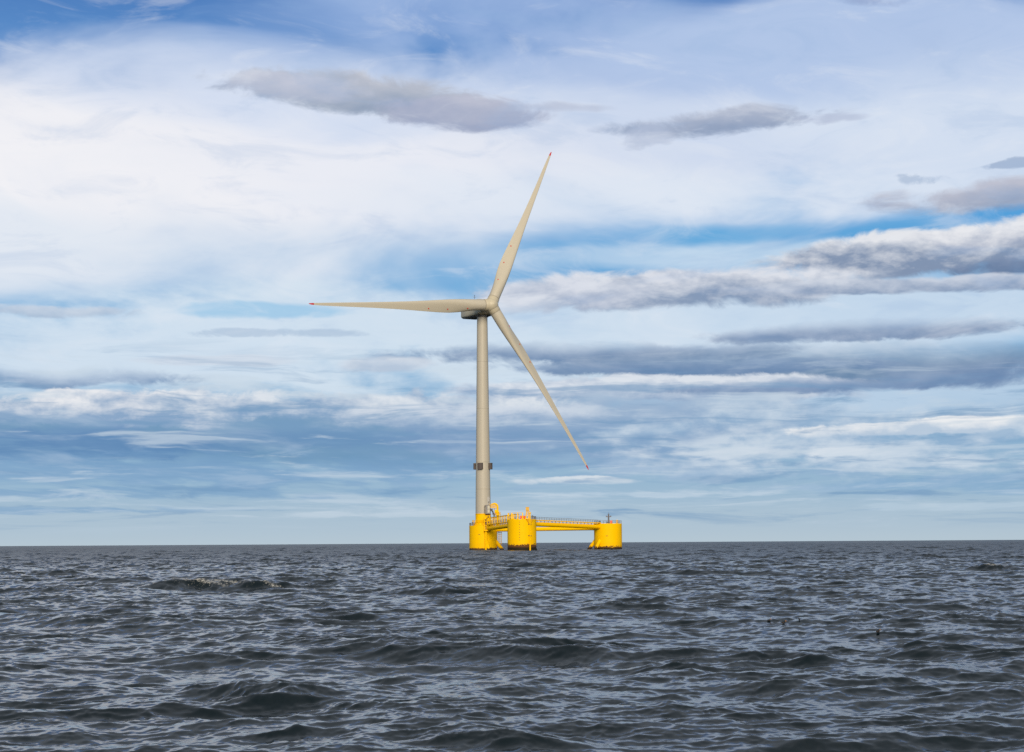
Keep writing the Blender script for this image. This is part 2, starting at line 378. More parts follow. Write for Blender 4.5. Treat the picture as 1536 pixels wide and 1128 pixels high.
for i in range(NW):
    nr = int(np.searchsorted(rr_, min(cut[i], 3400)))
    if nr < 2: continue
    w = (wgt(i, rr_[:nr]).astype(np.float32) * BOOST[:nr])[:, None] * np.clip((3400 - rr_[:nr]) / 800, 0, 1).astype(np.float32)[:, None]
    if lam[i] < 8: ncs = NCOL
    else: ncs = NA
    kx, ky = k_[i] * -math.sin(th_[i]), k_[i] * -math.cos(th_[i])
    ph = X0[:nr, :ncs] * np.float32(kx) + Y0[:nr, :ncs] * np.float32(ky) + np.float32(ph_[i])
    cph = np.cos(ph); w = w * np.float32(amp_[i])
    bi = next((q for q, (l0, l1) in enumerate(BANDS) if l0 <= lam[i] < l1), None)
    if bi is not None and ridged[i]:
        RB_[bi][:nr, :ncs] += w * cph; SB[bi, :nr] += (w[:, 0] ** 2) / 2; continue
    sph = np.sin(ph)
    Z[:nr, :ncs] += w * cph
    DX[:nr, :ncs] -= w * np.float32(kx / k_[i]) * sph; DY[:nr, :ncs] -= w * np.float32(ky / k_[i]) * sph
    JJ[:nr, :ncs] += w * np.float32(k_[i]) * cph
CHOP = 1.4
env = np.clip(1 + 1.5 * Z, .35, 1.9)                       # ripples stand up on the backs of the larger waves
for bi in range(4):                                        # short waves with pointed crests
    sg = np.sqrt(SB[bi]).astype(np.float32)[:, None]
    Z += env * (.85 * sg - np.sqrt(RB_[bi] ** 2 + (.18 * sg) ** 2)) * (1.15, 1.2, 1.15, 1.0)[bi] * (1 if bi < 3 else 1 / env)
del RB_
FOAM = np.clip((JJ * CHOP - .66) / .3, 0, 1) * .8
XX, YY = X0 + CHOP * DX, Y0 + CHOP * DY
# single steep crests seen in the picture: where, crest length, width, height, skew of the crest line, foam
def crest(x, y, length, width, height, skew=.12, foam=0.0):
    p = on_sea(x, y); r0 = math.hypot(p.x, p.y)
    i0, i1 = np.searchsorted(rr_, r0 - width * 6 - length * .4), np.searchsorted(rr_, r0 + width * 8 + length * .4)
    xs, ys = X0[i0:i1, :NCOL], Y0[i0:i1, :NCOL]
    s = (xs - p.x) / (length * .5); wob = .5 * width * np.sin(2.3 * s + x) + .3 * width * np.sin(5.9 * s + y)
    t = (ys - p.y) - skew * (xs - p.x) + wob
    env = (1 + (s / .62) ** 2) ** -1.6 * np.clip(1 + .25 * np.sin(4.1 * s + x * .1) + .5 * Z[i0:i1, :NCOL] / .2, .4, 1.5)
    prof = np.where(t > 0, 1 / (1 + (t / (1.5 * width)) ** 2), 1 / (1 + (t / (.8 * width)) ** 2)) - .3 * np.exp(-((t + 2.4 * width) / (1.6 * width)) ** 2)
    a = (height * env * prof).astype(np.float32)
    Z[i0:i1, :NCOL] += a
    YY[i0:i1, :NCOL] -= .35 * np.maximum(a, 0)
    if foam:
        f = foam * np.exp(-(s / .8) ** 2) * np.maximum(np.exp(-((t - .05 * width) / (.22 * width)) ** 2), .38 * np.exp(-((t + .4 * width) / (.45 * width)) ** 2))
        FOAM[i0:i1, :NCOL] = np.maximum(FOAM[i0:i1, :NCOL], f)
for a in ((268, 885, 15.0, 1.9, .36, -.03, .9), (340, 884, 24.0, 2.1, .30, -.09, .8), (1310, 985, 6.5, 1.1, .34, -.3), (1200, 1000, 4.5, .9, .22, -.1), (375, 1056, 7.5, 1.1, .18, -.05), (975, 905, 9.0, 1.3, .3),
          (675, 893, 5.0, 1.2, .26, -.4), (1490, 857, 9.0, 1.6, .5, -.1, .9)): crest(*a)
for c_, q in ((Vector((-12.88, 800)), 6.07), (Vector((3.6, 746.6)), 5.84), (Vector((40.52, 787.7)), 5.94)):   # a little wash round the columns
    FOAM = np.maximum(FOAM, .75 * np.exp(-((np.hypot(X0 - c_.x, Y0 - c_.y) - q) / 1.1) ** 2)).astype(np.float32)
nv = X0.size
co = np.empty((nv + 1, 3), np.float32); co[:nv, 0] = XX.ravel(); co[:nv, 1] = YY.ravel(); co[:nv, 2] = Z.ravel(); co[nv] = (0, 0, -.2)
NR = len(rr_)
ii = np.arange(NR - 1, dtype=np.int32)[:, None] * NA; jj = np.arange(NA, dtype=np.int32)[None]; jn = (jj + 1) % NA
quads = np.stack([ii + jj, ii + NA + jj, ii + NA + jn, ii + jn], -1).reshape(-1, 4)
fan = np.stack([np.full(NA, nv, np.int32), jj[0], jn[0]], -1)
loops = np.concatenate([quads.ravel(), fan.ravel()])
nq = len(quads); starts = np.concatenate([np.arange(nq) * 4, nq * 4 + np.arange(NA) * 3]).astype(np.int32)
me = bpy.data.meshes.new('sea'); me.vertices.add(nv + 1); me.vertices.foreach_set('co', co.ravel())
me.loops.add(len(loops)); me.loops.foreach_set('vertex_index', loops.astype(np.int32))
me.polygons.add(len(starts)); me.polygons.foreach_set('loop_start', starts)
me.polygons.foreach_set('use_smooth', np.ones(len(starts), bool))
al_ = me.attributes.new('ripple', 'FLOAT', 'POINT')
al_.data.foreach_set('value', np.append(np.repeat(np.sqrt(np.sqrt(2 * MISS)), NA), .3).astype(np.float32))
at_ = me.attributes.new('foam', 'FLOAT', 'POINT'); at_.data.foreach_set('value', np.append(FOAM.ravel(), 0).astype(np.float32))
me.update(calc_edges=True)
sea = bpy.data.objects.new('sea', me); C.collection.objects.link(sea); sea['kind'] = 'structure'
def sea_height(x, y):
    i = np.searchsorted(rr_, math.hypot(x, y)); a, b = max(i - 60, 0), i + 60
    d = (XX[a:b, :NCOL] - x) ** 2 + (YY[a:b, :NCOL] - y) ** 2; q = np.unravel_index(np.argmin(d), d.shape)
    return float(Z[a:b, :NCOL][q])
m = bpy.data.materials.new('sea_water'); m.use_nodes = True; nt = m.node_tree; b = nt.nodes['Principled BSDF']
b.inputs['Roughness'].default_value = .07; b.inputs['IOR'].default_value = 1.333
g = nt.nodes.new('ShaderNodeNewGeometry'); sp = nt.nodes.new('ShaderNodeSeparateXYZ'); nt.links.new(g.outputs['Position'], sp.inputs[0])
x, y, z = (Sk(nt, o) for o in sp.outputs)
rot = combine(nt, (x * .97 + y * .24) * .8, (y * .97 - x * .24) * 1.1, z * 1.0)
def slopes(scale, detail, k, z0):
    nn = nt.nodes.new('ShaderNodeVectorMath'); nn.operation = 'SUBTRACT'; nt.links.new(noise(nt, rot, scale, detail, .62, color=True), nn.inputs[0]); nn.inputs[1].default_value = (.5, .5, .5)
    mm = nt.nodes.new('ShaderNodeVectorMath'); mm.operation = 'MULTIPLY'; nt.links.new(nn.outputs[0], mm.inputs[0]); mm.inputs[1].default_value = (k * .8, k, 0)
    return mm.outputs[0]
def vadd(p, q):
    nn = nt.nodes.new('ShaderNodeVectorMath'); nn.operation = 'ADD'; nt.links.new(p, nn.inputs[0]); nt.links.new(q, nn.inputs[1]); return nn.outputs[0]
gust = noise(nt, rot, .11, 3, .5)
s1 = slopes(3.2, 4, .15, 0); sc = nt.nodes.new('ShaderNodeVectorMath'); sc.operation = 'SCALE'; nt.links.new(s1, sc.inputs[0]); nt.links.new((gust.step(.3, .7) * .8 + .35).v, sc.inputs['Scale'])
nrm = vadd(g.outputs['Normal'], sc.outputs[0])
nz = nt.nodes.new('ShaderNodeVectorMath'); nz.operation = 'NORMALIZE'; nt.links.new(nrm, nz.inputs[0]); nt.links.new(nz.outputs[0], b.inputs['Normal'])
fa = nt.nodes.new('ShaderNodeAttribute'); fa.attribute_name = 'foam'
fn = noise(nt, combine(nt, x * 2.2, y * 1.6, z * 3.0), 2.6, 7, .76)
fm = (Sk(nt, fa.outputs['Fac']) + (fn - .5) * 2.8 - .52).step(0, .4, .85) * Sk(nt, fa.outputs['Fac']).step(.02, .15)
nt.links.new(mixc(nt, fm, (.003, .0082, .0108), (.46, .45, .41)), b.inputs['Base Color'])
ra = nt.nodes.new('ShaderNodeAttribute'); ra.attribute_name = 'ripple'
nt.links.new((fm * .3 + Sk(nt, ra.outputs['Fac'])).v, b.inputs['Roughness'])
me.materials.append(m)

# ------------------------------------------------------------------ floating platform
UP = Vector((0, 0, 1))
cA, cB, cC = Vector((-12.88, 800, 0)), Vector((3.6, 746.6, 0)), Vector((40.52, 787.7, 0))
tA, tB, tC = 10.7, 12.65, 11.15
RA, RB, RC = 6.07, 5.84, 5.94
plat = thing('floating_platform', 'bright yellow three column floating platform carrying the wind turbine', 'floating platform', (10.4, 778, 0))
def column(c, r, top, m):
    f = MB().lathe([(r, -6), (r, top - .12), (r - .05, top - .03), (r - .16, top), (0.01, top)], c, 128)
    for zz in (top - 2.6, top - 5.4): f.lathe([(r + .001, zz - .05), (r + .02, zz), (r + .001, zz + .05)], c, 96)
    return f.build('hull_column', m, plat)
kA, kB, kC = column(cA, RA, tA, M_hA), column(cB, RB, tB, M_hB), column(cC, RC, tC, M_hC)
kA['label'] = 'yellow column standing under the turbine tower'
kB['label'] = 'nearest yellow column with a broad dark band of marine growth at the waterline'
kC['label'] = 'yellow column carrying the grey navigation mast'
# lower braces slanting into the water
def brace(c, r, other, z_surf, m, k, rad=.76):
    d = (other - c); d.z = 0; d.normalize()
    p = c + d * (r - .9) + UP * (z_surf + 1.0); MB().tube(p, p + (d * .75 - UP * 1.0).normalized() * 13, rad, n=32).build('slanting_brace', m, k)
for c, r, k, m, others in ((cA, RA, kA, M_hA, (cB, cC)), (cB, RB, kB, M_hB, (cA, cC)), (cC, RC, kC, M_hC, (cA, cB))):
    for o in others: brace(c, r, o, 3.6, m, k)
# upper tubular beams with walkways
def beam(ca, ra, za, cb, rb, zb, rad):
    d = cb - ca; d.z = 0; d.normalize()
    p, q = ca + d * (ra - .4) + UP * za, cb - d * (rb - .4) + UP * zb
    f = MB().tube(p, q, rad, n=40)
    for t in (.02, .98): f.tube(p.lerp(q, t) - (q - p).normalized() * .25, p.lerp(q, t) + (q - p).normalized() * .25, rad + .08, n=40)
    return f.build('bridge_beam', M_yel, plat), p, q, d
bAB, pAB, qAB, dAB = beam(cA, RA, 9.35, cB, RB, 10.55, .86)
bBC, pBC, qBC, dBC = beam(cB, RB, 10.8, cC, RC, 9.75, .88)
bAC, pAC, qAC, dAC = beam(cA, RA, 8.9, cC, RC, 9.2, .84)
def walkway(bm_, p, q, d, rad, lift, rail_h, rail_mat, post, levels, rr, pr, wid=1.5):
    s = Vector((d.y, -d.x, 0)); f = MB(); L = (q - p).length; n = int(L / 2.3)
    a, b = p + UP * (rad + lift), q + UP * (rad + lift)
    fw = (b - a).normalized(); up = Vector((0, 0, 1)); sd = fw.cross(up).normalized(); up = sd.cross(fw)
    f.box((a + b) / 2, (wid, L, .16), Matrix((sd, fw, up)).transposed())
    for e in (-1, 1): f.box((a + b) / 2 + sd * e * wid / 2, (.1, L, .34), Matrix((sd, fw, up)).transposed())
    for i in range(n + 1):
        c = a.lerp(b, i / n)
        for e in (-1, 1): f.tube(c + sd * e * wid * .48, c + sd * e * rad * .55 - UP * (lift + .12), .13, n=8)
    w = f.build('walkway', M_yel, bm_)
    g_ = MB()
    for e in (-1, 1): rail(g_, [a + sd * e * wid / 2 + UP * .1, b + sd * e * wid / 2 + UP * .1], rail_h, rr, post, levels, pr)
    g_.build('railing', rail_mat, bm_)
walkway(bBC, pBC, qBC, dBC, .88, .75, 1.15, M_grey, 1.55, (1.0, .5), .034, .04)
walkway(bAB, pAB, qAB, dAB, .86, .75, 2.7, M_yel, 3.6, (1.0,), .12, .15)
g_ = MB(); a, b = pAB + UP * 1.7, qAB + UP * 1.7; sd = Vector((dAB.y, -dAB.x, 0))
for e in (-.7, .7): rail(g_, [a + sd * e, b + sd * e], 1.15, .05, 1.8, (1.0, .5), .05)
g_.build('handrail', M_grey, bAB)
# railings round the column decks
g_ = MB(); rail(g_, arc(cC, RC - .12, -150, 200, tC, 56), 1.2, .045, 1.3, (1.0, .5), .055); g_.build('deck_railing', M_grey, kC)
g_ = MB(); rail(g_, arc(cB, RB - .12, 40, 300, tB, 44), 1.15, .045, 1.3, (1.0, .5), .055); g_.build('deck_railing', M_grey, kB)
g_ = MB(); rail(g_, arc(cA, RA - .12, 130, 330, tA, 32), 1.15, .045, 1.3, (1.0, .5), .055); g_.build('deck_railing', M_grey, kA)
# yellow frames on the near column
g_ = MB()
def on_col(c, r, px_x, pz, front=True):               # a point on a column's rim seen at picture column px_x
    Y = c.y; X = at(px_x, 800, Y).x - c.x; X = max(-r, min(r, X)); return Vector((c.x + X, c.y - (1 if front else -1) * math.sqrt(max(r * r - X * X, 0)), pz))
fr = [on_col(cB, RB - .3, q, tB) for q in (762.6, 768, 770.5, 776.5, 784)]
for p, h, w in zip(fr, (2.55, 2.6, 1.95, 2.7, 2.65), (.28, .28, .16, .15, .2)): g_.box(p + UP * h / 2, (w * 2, w * 2, h)); g_.box(p + UP * .12, (.9, .7, .24))
g_.tube(fr[0] + UP * 2.5, fr[1] + UP * 2.5, .09, n=8); g_.tube(fr[1] + UP * 2.55, fr[3] + UP * 2.65, .07, n=8); g_.tube(fr[3] + UP * 2.65, fr[4] + UP * 2.6, .07, n=8)
g_.tube(fr[0] + UP * 1.3, fr[2] + UP * 1.3, .06, n=8); g_.tube(fr[1] + UP * 1.9, fr[2] + UP * 1.85, .1, n=8)
g_.tube(fr[3] + UP * 1.3, fr[4] + UP * 1.3, .05, n=8)
g_.build('guard_frame', M_yel, kB)
# cable pipe down the near column, with its clamps and flared bracket
pp = on_col(cB, RB, 794, 0); out = Vector((pp.x - cB.x, pp.y - cB.y, 0)).normalized(); pp = pp + out * .45
f = MB().path([pp + UP * -2.5, pp + UP * (tB + 2.7)], .3, 20).tube(pp + UP * (tB + 2.3), pp + UP * (tB + 2.75), .48, n=20)
cp = f.build('cable_pipe', M_yel, kB)
ori = rotz(math.atan2(out.y, out.x) + math.pi / 2)
for zz in (tB - 2.0, 7.3 - 1.2): MB().box(pp - out * .2 + UP * zz, (1.25, .75, .2), ori).box(pp - out * .2 + UP * (zz - .25), (.5, .6, .3), ori).build('pipe_clamp', M_dark, cp)
f = MB(); sd = Vector((-out.y, out.x, 0))
for e in (-1, 1):
    a = [pp + sd * e * 1.55 + UP * (tB - .05) - out * .42, pp + sd * e * .35 + UP * (tB - .05) - out * .42, pp + sd * e * .35 + UP * (tB - 1.9) - out * .42]
    tri = a + [p + out * .32 for p in a]; f.add(tri, [(0, 1, 2), (5, 4, 3), (0, 3, 4, 1), (1, 4, 5, 2), (2, 5, 3, 0)], False)
f.box(pp - out * .25 + UP * (tB - .02), (3.4, .5, .14), ori); f.build('pipe_bracket', mat('bracket_yellow', (.70, .36, .006), .5), cp)
# draught marks and small plates
for i in range(8):
    f = MB(); p = on_col(cB, RB + .005, 779.2, tB - 1.15 - i * 1.02); f.box(p, (.42, .05, .17), rotz(-.08)); f.box(p + Vector((.24, .01, 0)), (.08, .06, .26), rotz(-.06))
    f.build('draught_mark', M_blk, kB)
for c, r, k, px_x, zz in ((cA, RA, kA, 719.3, 6.9), (cC, RC, kC, 909, 5.9)):
    f = MB()
    for i in range(3): p = on_col(c, r + .005, px_x + i * 1.05 - 1, zz); f.box(p, (.2, .06, .28), rotz(0))
    f.build('identity_mark', M_blk, k)
# boat landing on the turbine's column: fender tube, frame and ladder
fp = on_col(cA, RA, 728.6, 0); fo = (fp - cA).normalized(); fp = fp + fo * 1.1
f = MB().path([fp + UP * -3, fp + UP * 9.2], .46, 24)
for zz in (1.6, 8.2): f.tube(fp + UP * zz, fp - fo * 1.4 + UP * zz, .22, n=12)
f.build('fender_tube', M_yel, kA)
f = MB(); bx0 = at(726.6, 790, cA.y - RA - 1.6).x; bx1 = at(734.6, 790, cA.y - RA - 1.6).x; by = cA.y - RA - .9
zt, zb = 15.0, 8.55
for X in (bx0, bx0 + 1.15, bx1):
    for Yy in (by - .9, by + .9): f.box((X, Yy, (zt + zb) / 2), (.24, .24, zt - zb))
for zz in (zb, 10.6, 12.5, zt - .15):
    for Yy in (by - .9, by + .9): f.box(((bx0 + bx1) / 2, Yy, zz), (bx1 - bx0 + .2, .2, .22))
    for X in (bx0, bx1): f.box((X, by, zz), (.18, 1.9, .18))
f.box(((bx0 + bx1) / 2, by, zb - .12), (bx1 - bx0 + .5, 2.4, .2))
f.box((bx0 + .6, by + .4, 9.6), (1.0, 1.0, 1.9)); f.box((bx1 - .7, by + .3, 13.2), (.9, .9, 2.2)); f.box((bx1 - .5, by + .2, 11.2), (.7, .9, 1.2))
f.box((bx0 + .55, by + .1, 13.9), (.9, .7, 1.0))
al = f.build('access_frame', M_yel, kA)
f = MB()
for X in (bx0 + .42, bx0 + .78):
    f.box((X, by - .6, 11.2), (.07, .07, 4.6))
for i in range(12): f.box((bx0 + .6, by - .6, 9.1 + i * .38), (.36, .05, .05))
f.box((bx1 - .8, by - .55, 14.3), (.9, .3, .14)); f.box((bx1 + .35, by, 10.3), (.3, .6, 3.6)); f.build('caged_ladder', M_dark, al)
f = MB(); lx0, lx1, ly = at(747.2, 800, 801).x, at(752.4, 800, 801).x, 800.6
for X in (lx0, (lx0 + lx1) / 2, lx1): f.box((X, ly, 5.3), (.2, .2, 5.4))
for i in range(7): f.box(((lx0 + lx1) / 2, ly, 2.9 + i * .8), (lx1 - lx0, .14, .2))
for zz in (3.5, 7.5): f.box((lx0 - .6, ly, zz), (1.6, .16, .16))
f.build('boat_ladder', mat('worn_yellow_steel', (.56, .30, .02), .55), kA)
# skirt and guard rail round the tower foot
f = MB().lathe([(4.15, tA), (3.95, tA + .9), (3.4, tA + 2.1)], cA, 64); f.build('tower_skirt', M_yel, kA)
g_ = MB(); rail(g_, arc(cA, 4.75, -80, 60, tA, 20), 2.3, .1, 1.55, (1.0, .75, .05), .13); g_.build('foot_railing', M_yel, kA)

# ------------------------------------------------------------------ things standing on the platform
def rod(p, q, r, n=8): return MB().tube(p, q, r, n=n)
base = Vector((at(746.6, 790, cA.y - 3.6).x, cA.y - 3.6, 10.4))
cr_ = thing('davit_crane', 'yellow gooseneck davit crane standing beside the turbine tower', 'crane', base)
H = lambda y_: (814.4 - y_) / 3.47 + EYE
zc, ztop = H(772.4), H(755.6)
MB().tube(base, base + UP * (zc - base.z), .62, .58, n=20).tube(base, base + UP * .3, .95, n=20).build('post', M_yel, cr_)
cl_ = MB().tube(base + UP * (zc - base.z - .25), base + UP * (zc - base.z + .1), 1.35, n=24); rail(cl_, [base + UP * (zc - base.z + .1) + Vector((1.25 * math.sin(t_), 1.25 * math.cos(t_), 0)) for t_ in np.linspace(0, 6.28, 17)], 1.0, .05, .9, (1.0, .5))
cl_.build('service_platform', M_yel, cr_)
t0 = base + UP * (zc - base.z); arm_l = at(736.3, 757, base.y).x - base.x
f = MB().path([t0, t0 + UP * 1.6], [.75, .6], 20).box(t0 + Vector((-.75, 0, 1.4)), (1.0, .9, 1.6))
tp = t0 + UP * (ztop - zc)
f.path([t0 + UP * 1.5, tp - UP * 1.5, tp + Vector((-.15, 0, -.85)), tp + Vector((-.55, 0, -.3)), tp + Vector((-1.2, 0, 0)), tp + Vector((arm_l + .1, 0, -.25))], [.42, .42, .42, .42, .4, .22], 16)
f.path([tp + Vector((-.2, 0, -2.0)), tp + Vector((arm_l, 0, -1.75))], .16, 10)
for i in range(5):
    x0_ = -.5 + (arm_l + .6) * i / 4; x1_ = -.5 + (arm_l + .6) * (i + .5) / 4
    f.tube(tp + Vector((x0_, 0, -.15)), tp + Vector((x1_, 0, -1.85)), .11, n=8); f.tube(tp + Vector((x1_, 0, -1.85)), tp + Vector((x0_ + (arm_l + .6) / 4, 0, -.2)), .11, n=8)
f.build('arm', M_yel, cr_)
f = MB().tube(tp + Vector((arm_l + 1.6, 0, -1.8)), tp + Vector((arm_l + 1.6, 0, -4.3)), .05, n=6).box(tp + Vector((arm_l + 1.3, 0, -4.5)), (1.6, .3, .3)); f.build('hook_block', M_dark, cr_)
# cabinet at the tower
cabY = cA.y - 4.3; p0, p1 = at(728.6, 760, cabY), at(735.2, 770, cabY)
zc0, zc1 = H(770.2), H(758.2); cabc = Vector(((p0.x + p1.x) / 2, cabY, zc0))
cb_ = thing('electrical_cabinet', 'grey electrical cabinet with pale doors mounted on the foot of the tower', 'cabinet', cabc)
wid = p1.x - p0.x
MB().box(cabc + Vector((0, 0, (zc1 - zc0) / 2)), (wid, 1.7, zc1 - zc0)).box(cabc + Vector((0, 0, zc1 - zc0 + .06)), (wid + .25, 2.0, .12)).box(cabc + Vector((0, -.1, -.1)), (wid + .5, 2.1, .2)).build('housing', M_cab, cb_)
for zz in (.28, .74): MB().box(cabc + Vector((.32, -.88, (zc1 - zc0) * zz)), (.95, .06, (zc1 - zc0) * .40)).build('door', M_cream, cb_)
g_ = MB(); rail(g_, [cabc + Vector((-wid / 2 - .5, -.9, 0)), cabc + Vector((-wid / 2 - .5, .9, 0))], 3.2, .05, .9, (1.0, .35)); g_.tube(cabc + Vector((-wid / 2 - .5, 0, 3.3)), cabc + Vector((-wid / 2, 0, 3.5)), .08)
g_.tube(cabc + Vector((0, -.6, -.2)), cabc + Vector((0, -.6, -1.3)), .1); g_.build('guard_rail', M_dark, cb_)
pc = cabc + Vector((wid / 2 + .55, 0, 0))
f = MB()
for i, (ex, ez) in enumerate(((1.5, -3.2), (1.9, -2.6), (2.4, -2.2), (2.0, -3.6))):
    f.path([pc + Vector((-.5, .1 * i, 1.4)), pc + Vector((.2 + .2 * i, .1 * i, .9)), pc + Vector((ex * .6, .1 * i, -.7)), pc + Vector((ex * .7, .1 * i, ez))], .09, 8)
f.box(pc + Vector((.1, 0, 1.5)), (.9, .8, .9)); f.build('cable_bundle', M_dark, cb_)
# post with a box head on the near column
wp = on_col(cB, RB - .7, 791.2, tB)
wn = thing('winch_post', 'yellow A frame post with a box head standing on the nearest column', 'winch post', wp)
hh = (779 - 762) / 3.69; s_ = Vector((1, 0, 0))
MB().tube(wp + s_ * -.75, wp + s_ * -.28 + UP * (hh - 1.2), .24, .2, n=10).tube(wp + s_ * .45, wp + s_ * .2 + UP * (hh - 1.2), .2, n=10).box(wp + UP * .15, (2.0, 1.0, .3)).box(wp + UP * 1.6, (1.0, .18, .2)).build('frame', M_yel, wn)
MB().box(wp + UP * (hh - .5), (1.35, 1.1, 1.4)).box(wp + UP * (hh + .23), (1.5, 1.25, .08)).build('head_box', mat('head_box_ochre', (.66, .36, .03), .5), wn)
MB().tube(wp + Vector((.35, -.3, hh - 1.35)), wp + Vector((1.05, -.6, hh - 1.4)), .16, n=10).build('arm', M_yel, wn)
rc = Vector((at(784, 775, cB.y).x, cB.y - .6, tB))
rb_ = thing('equipment_skid', 'orange red equipment skid on the deck of the nearest column', 'equipment', rc)
MB().box(rc + Vector((0, 0, .78)), (2.2, 1.4, 1.1)).box(rc + Vector((-.7, 0, 1.42)), (.7, .9, .18)).box(rc + Vector((.6, 0, 1.38)), (.9, 1.0, .1)).build('housing', M_org, rb_)
for e in (-.8, .8): MB().box(rc + Vector((e, 0, .12)), (.3, 1.5, .22)).build('skid_rail', M_dark, rb_)
# grey bollards / vents along deck edges
def deck_vent(p, h, r, label, grp):
    t = thing('deck_vent', label, 'vent', p, grp)
    MB().tube(p, p + UP * h * .8, r, n=12).tube(p, p + UP * .12, r * 1.5, n=12).build('stem', M_grey, t)
    MB().tube(p + UP * h * .78, p + UP * h, r * 1.45, r * 1.2, n=12).build('cap', M_dark, t)
GV = 'grey vents on the deck edges'
deck_vent(on_col(cA, RA - .5, 704.9, tA), 1.25, .26, 'grey deck vent on the left rim of the column under the tower', GV)
deck_vent(on_col(cA, RA - .7, 709.4, tA), 1.45, .28, 'grey deck vent between that left rim and the tower foot', GV)
deck_vent(on_col(cB, RB - .5, 798.6, tB), 1.5, .24, 'slim grey deck vent just right of the cable pipe top', GV)
deck_vent(on_col(cB, RB - .5, 802.4, tB), 1.2, .36, 'squat grey deck vent at the right rim of the nearest column', GV)
deck_vent(on_col(cC, RC - .5, 899, tC), 1.0, .3, 'grey deck vent where the walkway meets the mast column', GV)
deck_vent(on_col(cC, RC - .8, 910.2, tC), .75, .32, 'low dark deck vent just left of the navigation mast', GV)
# navigation mast on the far right column
mp = Vector((at(912.9, 780, cC.y - 2).x, cC.y - 2, tC)); k35 = 2760 / (cC.y - 2)
nm = thing('navigation_mast', 'grey cross shaped navigation mast on the right hand column', 'mast', mp)
mh = (785 - 771.2) / k35
MB().tube(mp, mp + UP * mh, .36, .30, n=12).tube(mp, mp + UP * .2, .55, n=12).build('pole', M_mast, nm)
MB().box(mp + UP * (mh * .74), (2.3, .3, .34)).box(mp + UP * (mh * .74 - .3), (.5, .12, .12)).build('crossarm', M_mast, nm)
for e in (-.95, .95): MB().tube(mp + Vector((e, 0, mh * .74)), mp + Vector((e, 0, mh * .74 + .5)), .17, .13, n=10).build('lantern', M_cab if e < 0 else M_dark, nm)
MB().tube(mp + UP * mh, mp + UP * (mh + .9), .04, n=6).tube(mp + UP * (mh - .05), mp + UP * (mh + .25), .26, n=10).build('antenna', M_mast, nm)
ob = Vector((at(916.7, 782, cC.y - 3).x, cC.y - 3, tC))
t = thing('locker', 'upright orange red locker beside the navigation mast', 'locker', ob)
MB().box(ob + UP * .66, (.95, .8, 1.2)).box(ob + UP * 1.28, (1.05, .9, .07)).box(ob + UP * .04, (.85, .7, .08)).build('housing', M_org, t)
MB().box(ob + Vector((.02, -.415, .66)), (.78, .03, 1.02)).build('door', mat('locker_door', (.74, .15, .06), .5), t)
ob = Vector((at(925.6, 782, cC.y - 3).x, cC.y - 3, tC))
t = thing('bollard', 'yellow mooring post at the right end of the mast column deck', 'mooring post', ob)
MB().tube(ob, ob + UP * 1.35, .3, n=14).tube(ob, ob + UP * .15, .5, n=14).build('post', M_yel, t)
MB().tube(ob + UP * 1.3, ob + UP * 1.5, .42, .36, n=14).build('cap', M_yel, t)
MB().box(ob + Vector((.75, .1, .6)), (.5, .5, 1.1)).build('side_box', M_grey, t)

# ------------------------------------------------------------------ wind turbine
PSI, TAU = R(28.5), R(7)
turb = thing('wind_turbine', 'tall pale three bladed wind turbine with red blade tips on the yellow platform', 'wind turbine', (cA.x, cA.y, tA))
zj, zt = 15.9, 101.6
tower_r = lambda z_: 3.29 + (2.3 - 3.29) * max(0, (z_ - 15.9)) / (zt - 15.9)
tb = MB().lathe([(tower_r(zj) + .03, tA - .02), (tower_r(zj) + .03, zj - .03), (tower_r(zj) - .2, zj)], cA, 96).lathe([(tower_r(zj) + .18, zj - .35), (tower_r(zj) + .18, zj - .12)], cA, 96).build('tower_base', M_yel, turb)
tb['label'] = 'yellow foot of the tower'
prof = [(tower_r(zj + (zt - zj) * i / 24), zj + (zt - zj) * i / 24) for i in range(25)]
tw = MB().lathe(prof, cA, 96).build('tower', M_tow, turb)
for zz in (38.2, 61.5, 82.0, 26.5): MB().lathe([(tower_r(zz) + .002, zz - .06), (tower_r(zz) + .02, zz), (tower_r(zz) + .002, zz + .06)], cA, 96).build('flange_seam', M_seam, tw)
da = R(48); o_ = Vector((math.sin(da), -math.cos(da), 0)); dr = tower_r(19)
ring = [cA + rotz(0) @ Vector((math.sin(a_) * (dr + .05), -math.cos(a_) * (dr + .05), z_)) for a_, z_ in
        [(da - .22, 19.3), (da + .22, 19.3), (da + .22, 22.4)] + [(da + .22 * math.cos(q), 22.4 + .75 * math.sin(q)) for q in np.linspace(.2, 2.94, 7)] + [(da - .22, 22.4)]]
MB().add(ring + [p - o_ * .3 for p in ring], [list(range(len(ring)))] + [(i, (i + 1) % len(ring), len(ring) + (i + 1) % len(ring), len(ring) + i) for i in range(len(ring))], False).build('door', mat('door_grey', (.52, .50, .46), .5), tw)
MB().box(cA + o_ * (dr + .1) + UP * 20.9, (.9, .12, .14), rotz(da)).build('door_lamp', M_dark, tw)
